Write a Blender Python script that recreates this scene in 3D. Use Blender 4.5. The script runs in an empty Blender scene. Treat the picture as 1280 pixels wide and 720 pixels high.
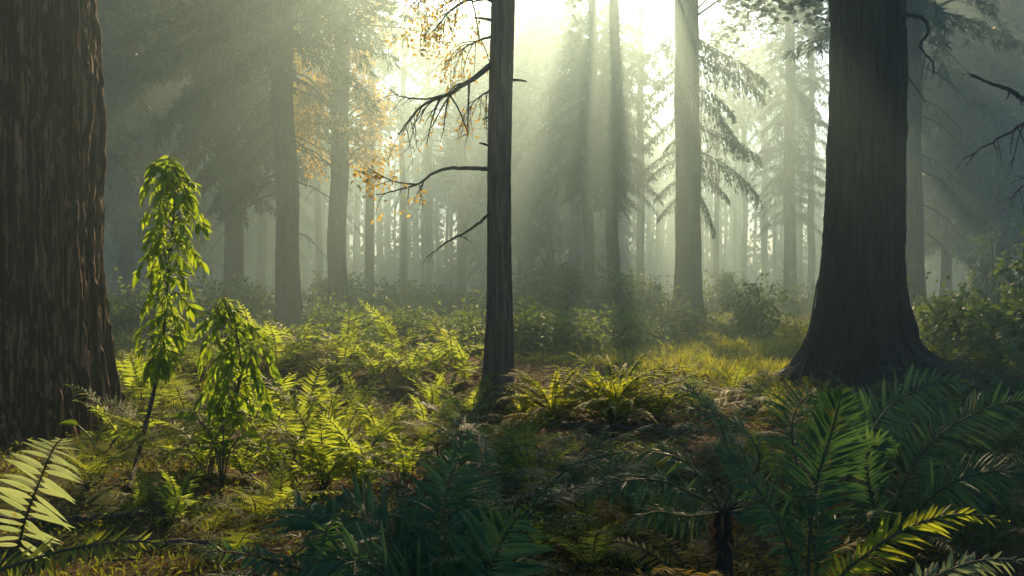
import bpy, math, random
import numpy as np
from mathutils import Vector, Matrix

R = math.radians
SC = bpy.context.scene
COL = SC.collection
rng = np.random.default_rng(7)
random.seed(7)

# ------------------------------------------------------------------ camera, sky, sun, exposure
F = 1138.0; CAMZ = 1.3; HZ = 340.0
cam = bpy.data.cameras.new('camera'); camo = bpy.data.objects.new('camera', cam); COL.objects.link(camo)
camo.location = (0, 0, CAMZ); camo.rotation_euler = (R(90), 0, 0)
cam.sensor_width = 36; cam.lens = 36*F/1280; cam.shift_y = -(360-HZ)/1280
cam.clip_start = .05; cam.clip_end = 2000
SC.camera = camo

SUN_EL, SUN_AZ = 27.0, 6.0
SUN = np.array([math.sin(R(SUN_AZ))*math.cos(R(SUN_EL)), math.cos(R(SUN_AZ))*math.cos(R(SUN_EL)), math.sin(R(SUN_EL))])
w = bpy.data.worlds.new('World'); SC.world = w; w.use_nodes = True
nt = w.node_tree; bg = nt.nodes['Background']
sky = nt.nodes.new('ShaderNodeTexSky'); sky.sky_type = 'NISHITA'; sky.sun_disc = False
sky.sun_elevation = R(SUN_EL); sky.sun_rotation = R(SUN_AZ); sky.air_density = 1.2; sky.dust_density = 1.0; sky.ozone_density = 7.0
nt.links.new(sky.outputs[0], bg.inputs[0]); bg.inputs[1].default_value = .08
sl = bpy.data.lights.new('sun', 'SUN'); sl.energy = 5.0; sl.angle = R(.53); sl.color = (1, .72, .39)
so = bpy.data.objects.new('sun', sl); COL.objects.link(so); so.location = (0, 0, 60)
so.rotation_euler = Vector(SUN).to_track_quat('Z', 'Y').to_euler()
SC.view_settings.view_transform = 'Standard'; SC.view_settings.look = 'None'
SC.view_settings.exposure = 1.6; SC.view_settings.gamma = 1
cy = SC.cycles
cy.use_denoising = True; cy.max_bounces = 6; cy.diffuse_bounces = 2; cy.glossy_bounces = 2; cy.transmission_bounces = 4
cy.volume_bounces = 2; cy.transparent_max_bounces = 6; cy.use_adaptive_sampling = True; cy.adaptive_threshold = .02
cy.sample_clamp_indirect = 6
HAZE_D, HAZE_G = .0095, .80

# ------------------------------------------------------------------ helpers
def nz(v):
    v = np.asarray(v, float); return v/np.maximum(np.linalg.norm(v, axis=-1, keepdims=True), 1e-9)
_T = np.random.default_rng(3).random((256, 256))
def noise2(x, y):
    x = np.asarray(x, float); y = np.asarray(y, float)
    xi = np.floor(x).astype(int); yi = np.floor(y).astype(int); fx = x-xi; fy = y-yi
    fx = fx*fx*(3-2*fx); fy = fy*fy*(3-2*fy)
    a = _T[xi % 256, yi % 256]; b = _T[(xi+1) % 256, yi % 256]; c = _T[xi % 256, (yi+1) % 256]; d = _T[(xi+1) % 256, (yi+1) % 256]
    return (a*(1-fx)+b*fx)*(1-fy)+(c*(1-fx)+d*fx)*fy
def noise2p(x, y, per):      # periodic in x
    xi = np.floor(x).astype(int); yi = np.floor(y).astype(int); fx = x-xi; fy = y-yi
    fx = fx*fx*(3-2*fx); fy = fy*fy*(3-2*fy)
    g = lambda i, j: _T[(i % per) % 256, j % 256]
    return (g(xi, yi)*(1-fx)+g(xi+1, yi)*fx)*(1-fy)+(g(xi, yi+1)*(1-fx)+g(xi+1, yi+1)*fx)*fy

def ground_z(x, y):
    x = np.asarray(x, float); y = np.asarray(y, float)
    base = np.interp(y, [-20, 11, 30, 60, 300], [0, 0, -.7, -.9, -.9])
    b = (noise2(x*.9+11, y*.9+5)-.5)*.16+(noise2(x*.33+31, y*.33+8)-.5)*.35*np.clip((y-2)/8, .2, 1)
    b += (noise2(x*.12+3, y*.12+60)-.5)*.7*np.clip((y-14)/30, 0, 1)
    b += .3*np.exp(-((x+3.9)**2/2.2+(y-4.4)**2/1.2))
    b += .16*np.exp(-((x+2.6)**2/5+(y-11.3)**2/1.2)) - .16*np.exp(-((x+2.2)**2/4+(y-9.2)**2/1.2))
    return base+b
def at(px, py, d): return np.array([(px-640)/F*d, d, CAMZ-(py-HZ)/F*d])
def gpt(px, py=None, d=None):
    if d is None:
        d = 30.
        lo, hi = 2.5, 150.
        for _ in range(60):
            m = .5*(lo+hi); p = at(px, py, m)
            if p[2] > ground_z(p[0], p[1]): lo = m
            else: hi = m
        d = lo
    x = (px-640)/F*d
    return np.array([x, d, float(ground_z(x, d))])

class MB:
    def __init__(s): s.v = []; s.f = []; s.n = 0; s.mi = []
    def add(s, v, faces, m=0):
        v = np.asarray(v, float).reshape(-1, 3); faces = np.asarray(faces, int)
        s.v.append(v); s.f.append(faces+s.n); s.mi.append(np.full(len(faces), m)); s.n += len(v)
    def mesh(s, name, mats, smooth=True):
        me = bpy.data.meshes.new(name)
        v = np.concatenate(s.v) if s.v else np.zeros((0, 3))
        me.vertices.add(len(v)); me.vertices.foreach_set('co', v.astype(np.float32).ravel())
        lt = np.concatenate([np.full(len(f), f.shape[1]) for f in s.f]) if s.f else np.zeros(0, int)
        li = np.concatenate([f.ravel() for f in s.f]) if s.f else np.zeros(0, int)
        me.loops.add(len(li)); me.loops.foreach_set('vertex_index', li.astype(np.int32))
        me.polygons.add(len(lt))
        me.polygons.foreach_set('loop_start', (np.cumsum(lt)-lt).astype(np.int32))
        me.polygons.foreach_set('material_index', np.concatenate(s.mi).astype(np.int32))
        me.polygons.foreach_set('use_smooth', np.full(len(lt), smooth))
        for m in (mats if isinstance(mats, (list, tuple)) else [mats]): me.materials.append(m)
        me.update(calc_edges=True); me.validate()
        return me
    def xf(s, o, M, m=None):       # append another builder under a 4x4
        M = np.asarray(M)
        for v, f, mi in zip(o.v, o.f, o.mi):
            pass
        if not o.v: return
        V = np.concatenate(o.v)@M[:3, :3].T+M[:3, 3]
        s.v.append(V)
        for f, mi in zip(o.f, o.mi): s.f.append(f+s.n); s.mi.append(mi)
        s.n += len(V)

def blades(mb, P, D, N, L, W, K=1, droop=0, fold=.15, peak=.42, m=0, curve=None):
    """M leaf blades: base points P, directions D, face normals N, lengths L, widths W, K spans; the midrib is folded."""
    P = np.atleast_2d(P); M = len(P)
    D = nz(np.broadcast_to(D, (M, 3))); N = np.broadcast_to(N, (M, 3))
    S = nz(np.cross(D, N)); N = nz(np.cross(S, D))
    L = np.broadcast_to(L, (M,)).astype(float)[:, None]; W = np.broadcast_to(W, (M,)).astype(float)[:, None]
    droop = np.broadcast_to(droop, (M,)).astype(float)[:, None]
    if K == 1:
        c = P+D*L*peak
        V = np.stack([P, c-S*W/2+N*W*fold, P+D*L-np.array([0, 0, 1])*droop*L, c+S*W/2+N*W*fold], 1)
        i = np.arange(M)[:, None]*4
        mb.add(V.reshape(-1, 3), np.concatenate([i+[0, 3, 2], i+[0, 2, 1]]), m); return
    rows = []
    ks = np.linspace(0, 1, K+1)
    for k in ks:
        c = P+D*L*k-np.array([0, 0, 1])*droop*L*k*k
        wd = W*.5*(math.sin(math.pi*k**(math.log(.5)/math.log(peak)))**.75 if 0 < k < 1 else 0)
        rows.append((c, wd))
    V = [rows[0][0]]
    for c, wd in rows[1:-1]: V += [c-S*wd+N*wd*fold*2, c, c+S*wd+N*wd*fold*2]
    V.append(rows[-1][0]); nv = len(V)
    V = np.stack(V, 1).reshape(-1, 3)
    i = np.arange(M)[:, None]*nv
    tri = [i+[0, 2, 1], i+[0, 3, 2]]; q = []
    for k in range(K-2):
        a = 1+3*k
        q += [i+[a, a+1, a+4, a+3], i+[a+1, a+2, a+5, a+4]]
    a = 1+3*(K-2); tri += [i+[a, a+1, nv-1], i+[a+1, a+2, nv-1]]
    mb.add(V, np.concatenate(tri), m)
    if q:
        mb.f.append(np.concatenate(q)+(mb.n-len(V))); mb.mi.append(np.full(len(mb.f[-1]), m))
        mb.v.append(np.zeros((0, 3)))

def spline(pts, n):
    p = np.asarray(pts, float)
    if len(p) == 2: return p[0]+(p[1]-p[0])*np.linspace(0, 1, n)[:, None]
    q = np.vstack([2*p[0]-p[1], p, 2*p[-1]-p[-2]])
    t = np.linspace(0, len(p)-1-1e-6, n); i = t.astype(int); u = (t-i)[:, None]
    a, b, c, d = q[i], q[i+1], q[i+2], q[i+3]
    return .5*(2*b+(c-a)*u+(2*a-5*b+4*c-d)*u**2+(3*b-a-3*c+d)*u**3)

def tube(mb, path, rad, n=6, m=0, cap=True):
    path = np.asarray(path, float); K = len(path); rad = np.broadcast_to(rad, (K,))
    T = nz(np.gradient(path, axis=0))
    ref = np.array([0, 0, 1.]) if abs(T[0][2]) < .8 else np.array([1., 0, 0])
    u = nz(np.cross(T, ref)); v = np.cross(T, u)
    a = np.arange(n)/n*2*math.pi
    V = path[:, None]+rad[:, None, None]*(np.cos(a)[None, :, None]*u[:, None]+np.sin(a)[None, :, None]*v[:, None])
    i = np.arange(K-1)[:, None]*n; j = np.arange(n)[None]
    q = np.stack([i+j, i+(j+1) % n, i+n+(j+1) % n, i+n+j], -1).reshape(-1, 4)
    mb.add(V.reshape(-1, 3), q, m)

def obj(name, me, parent=None, loc=(0, 0, 0), rot=(0, 0, 0), scale=1):
    o = bpy.data.objects.new(name, me); COL.objects.link(o); o.parent = parent
    o.location = loc; o.rotation_euler = rot
    o.scale = (scale,)*3 if np.isscalar(scale) else scale
    return o
def tag(o, label=None, cat=None, group=None, kind=None):
    if label: o['label'] = label
    if cat: o['category'] = cat
    if group: o['group'] = group
    if kind: o['kind'] = kind
    return o
def thing(name, loc, label, cat, group=None, rz=0):
    o = bpy.data.objects.new(name, None); COL.objects.link(o); o.empty_display_size = .2
    o.location = loc; o.rotation_euler = (0, 0, rz)
    return tag(o, label, cat, group)
ORD = ['first', 'second', 'third', 'fourth', 'fifth', 'sixth', 'seventh', 'eighth', 'ninth', 'tenth', 'eleventh', 'twelfth', 'thirteenth',
       'fourteenth', 'fifteenth', 'sixteenth', 'seventeenth', 'eighteenth', 'nineteenth', 'twentieth', 'twenty-first', 'twenty-second', 'twenty-third', 'twenty-fourth']

# ------------------------------------------------------------------ materials
def mat(name):
    m = bpy.data.materials.new(name); m.use_nodes = True; n = m.node_tree.nodes; n.clear()
    return m, n, m.node_tree.links
def leaf_mat(name, c1, c2, tr=.45, tcol=None, rough=.52, spec=.3):
    m, n, l = mat(name)
    g = n.new('ShaderNodeNewGeometry'); oi = n.new('ShaderNodeObjectInfo'); tc = n.new('ShaderNodeTexCoord')
    no = n.new('ShaderNodeTexNoise'); no.inputs['Scale'].default_value = 3.5; no.inputs['Detail'].default_value = 3
    l.new(tc.outputs['Object'], no.inputs['Vector'])
    a = n.new('ShaderNodeMath'); a.operation = 'MULTIPLY_ADD'; l.new(g.outputs['Random Per Island'], a.inputs[0]); a.inputs[1].default_value = .45
    l.new(no.outputs['Fac'], a.inputs[2])
    b = n.new('ShaderNodeMath'); b.operation = 'MULTIPLY_ADD'; l.new(oi.outputs['Random'], b.inputs[0]); b.inputs[1].default_value = .5; l.new(a.outputs[0], b.inputs[2])
    mr = n.new('ShaderNodeMapRange'); mr.inputs[1].default_value = .3; mr.inputs[2].default_value = 1.5; l.new(b.outputs[0], mr.inputs[0])
    mx = n.new('ShaderNodeMix'); mx.data_type = 'RGBA'; l.new(mr.outputs[0], mx.inputs[0])
    mx.inputs[6].default_value = (*c1, 1); mx.inputs[7].default_value = (*c2, 1)
    sp = n.new('ShaderNodeTexNoise'); sp.inputs['Scale'].default_value = 17; sp.inputs['Detail'].default_value = 4; sp.inputs['Roughness'].default_value = .7; l.new(tc.outputs['Object'], sp.inputs['Vector'])
    sr = n.new('ShaderNodeMapRange'); sr.inputs[1].default_value = .60; sr.inputs[2].default_value = .72; l.new(sp.outputs['Fac'], sr.inputs[0])
    m2 = n.new('ShaderNodeMix'); m2.data_type = 'RGBA'; l.new(sr.outputs[0], m2.inputs[0]); l.new(mx.outputs[2], m2.inputs[6]); m2.inputs[7].default_value = (.10, .065, .02, 1); mx = m2
    p = n.new('ShaderNodeBsdfPrincipled'); l.new(mx.outputs[2], p.inputs['Base Color']); p.inputs['Roughness'].default_value = rough
    p.inputs['Specular IOR Level'].default_value = spec*.3
    t = n.new('ShaderNodeBsdfTranslucent')
    tm = n.new('ShaderNodeMix'); tm.data_type = 'RGBA'; tm.blend_type = 'MULTIPLY'; tm.inputs[0].default_value = 1
    l.new(mx.outputs[2], tm.inputs[6]); tm.inputs[7].default_value = (*(tcol or (2.6, 2.2, .9)), 1); l.new(tm.outputs[2], t.inputs[0])
    ms = n.new('ShaderNodeMixShader'); ms.inputs[0].default_value = tr; l.new(p.outputs[0], ms.inputs[1]); l.new(t.outputs[0], ms.inputs[2])
    o = n.new('ShaderNodeOutputMaterial'); l.new(ms.outputs[0], o.inputs[0])
    return m
def bark_mat(name, c1, c2, c3, su=14, sv=1.2, bump=.6, rough=.85):
    m, n, l = mat(name)
    tc = n.new('ShaderNodeTexCoord'); mp = n.new('ShaderNodeMapping'); mp.inputs['Scale'].default_value = (su, su, sv); l.new(tc.outputs['Object'], mp.inputs[0])
    no = n.new('ShaderNodeTexNoise'); no.inputs['Scale'].default_value = 1; no.inputs['Detail'].default_value = 8; no.inputs['Roughness'].default_value = .65; no.inputs['Distortion'].default_value = .6
    l.new(mp.outputs[0], no.inputs['Vector'])
    n2 = n.new('ShaderNodeTexNoise'); n2.inputs['Scale'].default_value = 1.3; n2.inputs['Detail'].default_value = 4; l.new(tc.outputs['Object'], n2.inputs['Vector'])
    cr = n.new('ShaderNodeValToRGB'); e = cr.color_ramp.elements; e[0].position = .33; e[0].color = (*c1, 1); e[1].position = .66; e[1].color = (*c3, 1)
    k = e.new(.5); k.color = (*c2, 1); l.new(no.outputs['Fac'], cr.inputs[0])
    mx = n.new('ShaderNodeMix'); mx.data_type = 'RGBA'; mx.blend_type = 'MULTIPLY'; mx.inputs[0].default_value = .5
    l.new(cr.outputs[0], mx.inputs[6]); l.new(n2.outputs['Color'], mx.inputs[7])
    p = n.new('ShaderNodeBsdfPrincipled'); p.inputs['Roughness'].default_value = rough; p.inputs['Specular IOR Level'].default_value = .2; l.new(mx.outputs[2], p.inputs['Base Color'])
    b = n.new('ShaderNodeBump'); b.inputs['Strength'].default_value = bump; b.inputs['Distance'].default_value = .03; l.new(no.outputs['Fac'], b.inputs['Height']); l.new(b.outputs[0], p.inputs['Normal'])
    o = n.new('ShaderNodeOutputMaterial'); l.new(p.outputs[0], o.inputs[0])
    return m
M = dict(
 bark_red=bark_mat('redwood_bark', (.006, .003, .002), (.032, .013, .008), (.38, .18, .085), 26, 1.1, 1.0),  # orange tone paints sunlit ridges, near-black tones paint the shade
 bark=bark_mat('conifer_bark', (.025, .016, .011), (.07, .045, .03), (.13, .085, .055), 18, 1.8, .8),
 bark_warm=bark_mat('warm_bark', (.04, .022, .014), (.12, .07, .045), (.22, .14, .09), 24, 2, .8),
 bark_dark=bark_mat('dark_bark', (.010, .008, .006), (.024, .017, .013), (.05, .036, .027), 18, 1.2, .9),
 twig=bark_mat('twig_bark', (.03, .02, .014), (.06, .042, .03), (.1, .07, .05), 30, 6, .4),
 stem=bark_mat('green_stem', (.02, .02, .01), (.04, .045, .018), (.07, .075, .03), 30, 8, .3, .6),
 needle=leaf_mat('conifer_needles', (.014, .026, .012), (.04, .055, .022), .2, (1.8, 1.6, .8)),
 gold=leaf_mat('golden_leaves', (.18, .15, .045), (.36, .30, .10), .6, (2.0, 1.7, .9)),
 canopy=leaf_mat('canopy_leaves', (.02, .035, .012), (.05, .08, .025), .25, (1.8, 1.7, .8)),
 fern=leaf_mat('fern_green', (.045, .085, .016), (.12, .15, .03), .55, (4.2, 3.6, 1.3)),
 fern_lit=leaf_mat('fern_sunlit_green', (.06, .10, .018), (.12, .16, .035), .6, (4.6, 4.0, 1.5)),  # yellower copy of the fern green, sunlight put into the colour
 fern_shade_teal=leaf_mat('fern_shade_blue_green', (.016, .05, .024), (.045, .09, .038), .35, (3.2, 2.9, 1.2), .48, .35),  # darker bluish copy of the fern green, shade and sky tint painted in
 fern_yel=leaf_mat('fern_yellow', (.09, .13, .018), (.19, .20, .03), .6, (3.6, 3.4, 1.1)),
 fern_pale=leaf_mat('fern_pale', (.09, .13, .06), (.15, .18, .10), .5, (2.9, 2.8, 2.0)),
 fern_dry=leaf_mat('fern_dry', (.2, .14, .02), (.36, .25, .04), .5, (1.7, 1.4, .8)),
 sap=leaf_mat('sapling_leaves', (.035, .085, .008), (.10, .16, .018), .55, (4.6, 3.7, 1.2), .45),
 shrub=leaf_mat('shrub_leaves', (.022, .05, .015), (.07, .11, .035), .45, (3.4, 2.9, 1.2)),
 cover=leaf_mat('ground_cover_leaves', (.025, .05, .01), (.10, .12, .02), .5, (3.6, 3.0, 1.0)),
 grass=leaf_mat('grass_blades', (.06, .09, .012), (.18, .17, .03), .5, (3.0, 2.9, 1.0)),
 litter=leaf_mat('dead_leaves', (.06, .03, .012), (.2, .095, .035), .25, (1.5, 1.2, .8), .7, .2),
)
def ground_mat():
    m, n, l = mat('forest_soil')
    tc = n.new('ShaderNodeTexCoord')
    def noi(s, d, r=.6):
        x = n.new('ShaderNodeTexNoise'); x.inputs['Scale'].default_value = s; x.inputs['Detail'].default_value = d; x.inputs['Roughness'].default_value = r
        l.new(tc.outputs['Object'], x.inputs['Vector']); return x
    a = noi(9, 10, .75); b = noi(.5, 4); c = noi(60, 4)
    cr = n.new('ShaderNodeValToRGB'); e = cr.color_ramp.elements; e[0].position = .35; e[0].color = (.018, .011, .007, 1); e[1].position = .7; e[1].color = (.12, .065, .032, 1); l.new(a.outputs['Fac'], cr.inputs[0])
    c2 = n.new('ShaderNodeValToRGB'); e = c2.color_ramp.elements; e[0].position = .3; e[0].color = (.02, .03, .008, 1); e[1].position = .7; e[1].color = (.07, .08, .02, 1); l.new(c.outputs['Fac'], c2.inputs[0])
    mr = n.new('ShaderNodeMapRange'); mr.inputs[1].default_value = .44; mr.inputs[2].default_value = .58; l.new(b.outputs['Fac'], mr.inputs[0])
    mx = n.new('ShaderNodeMix'); mx.data_type = 'RGBA'; l.new(mr.outputs[0], mx.inputs[0]); l.new(cr.outputs[0], mx.inputs[6]); l.new(c2.outputs[0], mx.inputs[7])
    p = n.new('ShaderNodeBsdfPrincipled'); p.inputs['Roughness'].default_value = .95; p.inputs['Specular IOR Level'].default_value = .1; l.new(mx.outputs[2], p.inputs['Base Color'])
    bp = n.new('ShaderNodeBump'); bp.inputs['Strength'].default_value = .9; bp.inputs['Distance'].default_value = .05; l.new(a.outputs['Fac'], bp.inputs['Height']); l.new(bp.outputs[0], p.inputs['Normal'])
    o = n.new('ShaderNodeOutputMaterial'); l.new(p.outputs[0], o.inputs[0]); return m
M['ground'] = ground_mat()

# ------------------------------------------------------------------ chosen sun patches on the ground; the tree tops are thinned to light them (x, y, rx, ry, openness)
GAPS = [(-3.0, 3.5, 2.3, 10.5, .96), (-1.6, 9.0, 1.7, 5, .92), (1.0, 8.8, 1.8, 2.4, 1), (4.0, 17.5, 3.4, 7.0, 1), (1.75, 2.4, .75, 1.3, 1), (.6, 3.0, .35, .5, .8),
        (-6.5, 20, 5, 8, .7), (3, 30, 8, 8, .4), (-3.5, 18, 5, 5, .8), (1, 52, 13, 16, .5), (2.4, 10.5, .9, 2, .5)]
def open_prob(P):
    s = (P[:, 2])/SUN[2]
    x = P[:, 0]-SUN[0]*s; y = P[:, 1]-SUN[1]*s
    o = np.full(len(P), .04)
    for gx, gy, rx, ry, op in GAPS:
        d = ((x-gx)/rx)**2+((y-gy)/ry)**2
        o = np.maximum(o, op*np.clip((1.15-d)/.3, 0, 1))
    mott = noise2(x*1.1+40, y*.7+9)
    o = np.where((o > .5) & (mott > .4), 1, o)
    return o

# ------------------------------------------------------------------ ground
def build_ground():
    mb = MB()
    xs = np.concatenate([np.linspace(-95, -12, 40), np.linspace(-11.8, 11.8, 190), np.linspace(12, 95, 40)])
    ys = np.concatenate([np.linspace(-9, 1.5, 12), np.linspace(1.7, 16, 170), np.linspace(16.5, 60, 90), np.linspace(63, 178, 30)])
    X, Y = np.meshgrid(xs, ys, indexing='ij')
    Z = ground_z(X, Y)+(noise2(X*5, Y*5)-.5)*.035*(np.abs(X) < 12)
    V = np.stack([X, Y, Z], -1).reshape(-1, 3); a, b = X.shape
    i = np.arange(a-1)[:, None]*b+np.arange(b-1)[None]; i = i.ravel()
    mb.add(V, np.stack([i, i+b, i+b+1, i+1], -1))
    tag(obj('forest_floor', mb.mesh('forest_floor', M['ground'])), kind='structure')
build_ground()

# ------------------------------------------------------------------ haze
def build_haze():
    mb = MB(); x0, x1, y0, y1, z0, z1 = -100, 100, -12, 185, -2.6, 27.5
    V = [(x, y, z) for x in (x0, x1) for y in (y0, y1) for z in (z0, z1)]
    mb.add(V, [[0, 1, 3, 2], [4, 6, 7, 5], [0, 4, 5, 1], [2, 3, 7, 6], [0, 2, 6, 4], [1, 5, 7, 3]])
    m, n, l = mat('haze'); v = n.new('ShaderNodeVolumePrincipled'); o = n.new('ShaderNodeOutputMaterial'); l.new(v.outputs[0], o.inputs['Volume'])
    v.inputs['Color'].default_value = (.36, .50, .53, 1); v.inputs['Density'].default_value = HAZE_D; v.inputs['Anisotropy'].default_value = HAZE_G
    h = obj('haze', mb.mesh('haze', m, False)); tag(h, 'pale mist hanging between the tree trunks', 'mist', kind='stuff')
build_haze()

# ------------------------------------------------------------------ tree builders
def trunk_mb(r, h, flare=.9, fh=.5, lobes=5, rough=.05, seg=40, rows=120, lean=(0, 0), asym=(0, 0), roots=(), seed=0, taper=.35, ridges=None, below=.5):
    mb = MB(); z = np.concatenate([np.linspace(-below, h*.25, int(rows*.6)), np.linspace(h*.25, h, int(rows*.4)+1)[1:]])
    a = np.arange(seg)/seg*2*math.pi; A, Z = np.meshgrid(a, z)
    zz = np.clip(Z, 0, None)
    fl = flare*np.exp(-zz/fh)
    lob = 1+.35*np.cos(A*lobes+seed*1.7)+.2*np.cos(A*(lobes-2)+seed)
    rr = r*(1-taper*zz/h)*(1+fl*lob)
    per = ridges or max(8, int(2*math.pi*r/.07))
    u = A/(2*math.pi)*per
    wob = noise2p(u*.5, Z*1.3+seed*5, max(1, per//2))*1.2
    rid = 1-np.clip(np.abs(noise2p(u, Z*.42+wob*.5+seed*9, per)-.5)*3.2, 0, 1)
    rid = .7*rid+.3*(1-np.clip(np.abs(noise2p(u*2, Z*1.1+seed*4, per*2)-.5)*3, 0, 1)); rid = 1-rid
    fine = noise2p(u*2, Z*5+seed, per*2)+.6*noise2p(u*4, Z*14+seed, per*4)-.3
    big = noise2p(A/(2*math.pi)*5, Z*.7+seed*3, 5)-.5
    rr = rr*(1+rough*(rid*1.6-.8)+rough*.7*(fine-.5)+.08*big)
    for a0, amp, h0, pw in roots: rr = rr+amp*np.exp(-zz/h0)*np.clip(np.cos(A-a0+.12*np.sin(zz*9+a0*3)), 0, 1)**pw*(.6+.8*noise2p(A/(2*math.pi)*9, zz*4+a0*7, 9))
    X = rr*np.cos(A)+lean[0]*zz+asym[0]*r*np.exp(-zz/fh); Y = rr*np.sin(A)+lean[1]*zz+asym[1]*r*np.exp(-zz/fh)
    bd = min(r*.28, .09) if r < .4 else .05; X = X+bd*(np.sin(zz*.45+seed)-math.sin(seed))+bd*.4*(np.sin(zz*1.3+seed*2)-math.sin(seed*2)); Y = Y+bd*np.sin(zz*.4)
    V = np.stack([X, Y, Z], -1).reshape(-1, 3); K = len(z)
    i = np.arange(K-1)[:, None]*seg; j = np.arange(seg)[None]
    mb.add(V, np.stack([i+j, i+(j+1) % seg, i+seg+(j+1) % seg, i+seg+j], -1).reshape(-1, 4))
    return mb

def branch_mb(pts, r0, r1, m=0, twigs=0, tl=.4, seed=0, leafm=None, leafn=0, leafL=.06, hang=.5, mb=None, start=.3, wig=.03):
    mb = mb or MB(); g = np.random.default_rng(seed)
    n = max(8, len(pts)*5); p = spline(pts, n); Ltot = np.linalg.norm(np.diff(p, axis=0), axis=1).sum()
    p[1:] += g.normal(0, wig*Ltot*.12, p[1:].shape)
    tube(mb, p, np.linspace(r0, r1, n), 7, m)
    T = nz(np.gradient(p, axis=0)); lp = []
    for k in range(twigs):
        t = start+(1-start)*(k+.5+g.uniform(-.4, .4))/twigs; i = min(n-1, int(t*(n-1)))
        d = nz(T[i]*.6+g.normal(0, .55, 3)+np.array([0, 0, -hang])); L = tl*g.uniform(.5, 1.2)*(1.25-t*.6)
        q = spline([p[i], p[i]+d*L*.5+[0, 0, .04*L], p[i]+d*L+[0, 0, -hang*L*.35]], 6)
        rr = r0+(r1-r0)*t
        tube(mb, q, np.linspace(rr*.55, rr*.18+.001, 6), 4, m)
        for s in range(3):
            j = g.integers(2, 6); d2 = nz(d+g.normal(0, .6, 3)+[0, 0, -hang*.6]); L2 = L*g.uniform(.25, .5)
            q2 = spline([q[j], q[j]+d2*L2], 3); tube(mb, q2, np.linspace(rr*.25, .0012, 3), 3, m); lp += list(q2[1:])
        lp += list(q[3:])
    if leafn and lp:
        lp = np.array(lp); idx = g.integers(0, len(lp), leafn); P = lp[idx]+g.normal(0, .03, (leafn, 3))
        D = nz(g.normal(0, 1, (leafn, 3))+[0, 0, -.5]); blades(mb, P, D, g.normal(0, 1, (leafn, 3)), leafL*g.uniform(.6, 1.3, leafn), leafL*.5, m=leafm)
    return mb

def bough(L, droop, seed, nt=26, hang=.8, bl=.3, bw=.045, per=14, up=.15):
    """a conifer bough along +X that droops, its twigs hanging with needle sprays"""
    g = np.random.default_rng(seed); mb = MB()
    t = np.linspace(0, 1, 12); p = np.stack([L*t, .06*L*np.sin(t*5+seed), L*(up*t-droop*t*t)], -1)
    tube(mb, p, np.linspace(.035*L/3, .006, 12), 5, 0)
    P = []; D = []
    for k in range(nt):
        u = .1+.9*(k+g.uniform(0, 1))/nt; c = np.array([np.interp(u, t, p[:, i]) for i in range(3)])
        s = 1 if k % 2 else -1; tl = L*.3*(1.05-u*.75)*g.uniform(.6, 1.2)
        d = nz(np.array([.55, s*g.uniform(.4, 1), -hang*g.uniform(.5, 1.2)]))
        q = spline([c, c+d*tl*.5, c+d*tl+[0, 0, -tl*.35*hang]], 5); tube(mb, q, np.linspace(.008, .003, 5), 3, 0)
        v = g.uniform(.1, 1, per); Q = np.stack([np.interp(v, np.linspace(0, 1, 5), q[:, i]) for i in range(3)], -1)
        P.append(Q); D.append(nz(d+g.normal(0, .5, (per, 3))+[0, 0, -.4*hang]))
    v = g.uniform(.15, 1, 3*per); Q = np.stack([np.interp(v, t, p[:, i]) for i in range(3)], -1); P.append(Q); D.append(nz(g.normal(0, .6, (3*per, 3))+[.8, 0, -.3]))
    P = np.vstack(P); D = np.vstack(D)
    blades(mb, P, D, g.normal(0, 1, P.shape), bl*g.uniform(.5, 1.2, len(P)), bw, m=1)
    return mb
BO = [bough(3, d, i, hang=h) for i, (d, h) in enumerate([(.55, .7), (.75, .9), (.4, .8), (.9, 1.0), (.3, .6)])]
def RZ(a): c, s = math.cos(a), math.sin(a); m = np.eye(4); m[:2, :2] = [[c, -s], [s, c]]; return m
def RY(a): c, s = math.cos(a), math.sin(a); m = np.eye(4); m[0, 0] = c; m[0, 2] = s; m[2, 0] = -s; m[2, 2] = c; return m
def SCL(s): m = np.eye(4)*s; m[3, 3] = 1; return m
def TR(v): m = np.eye(4); m[:3, 3] = v; return m

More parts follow.
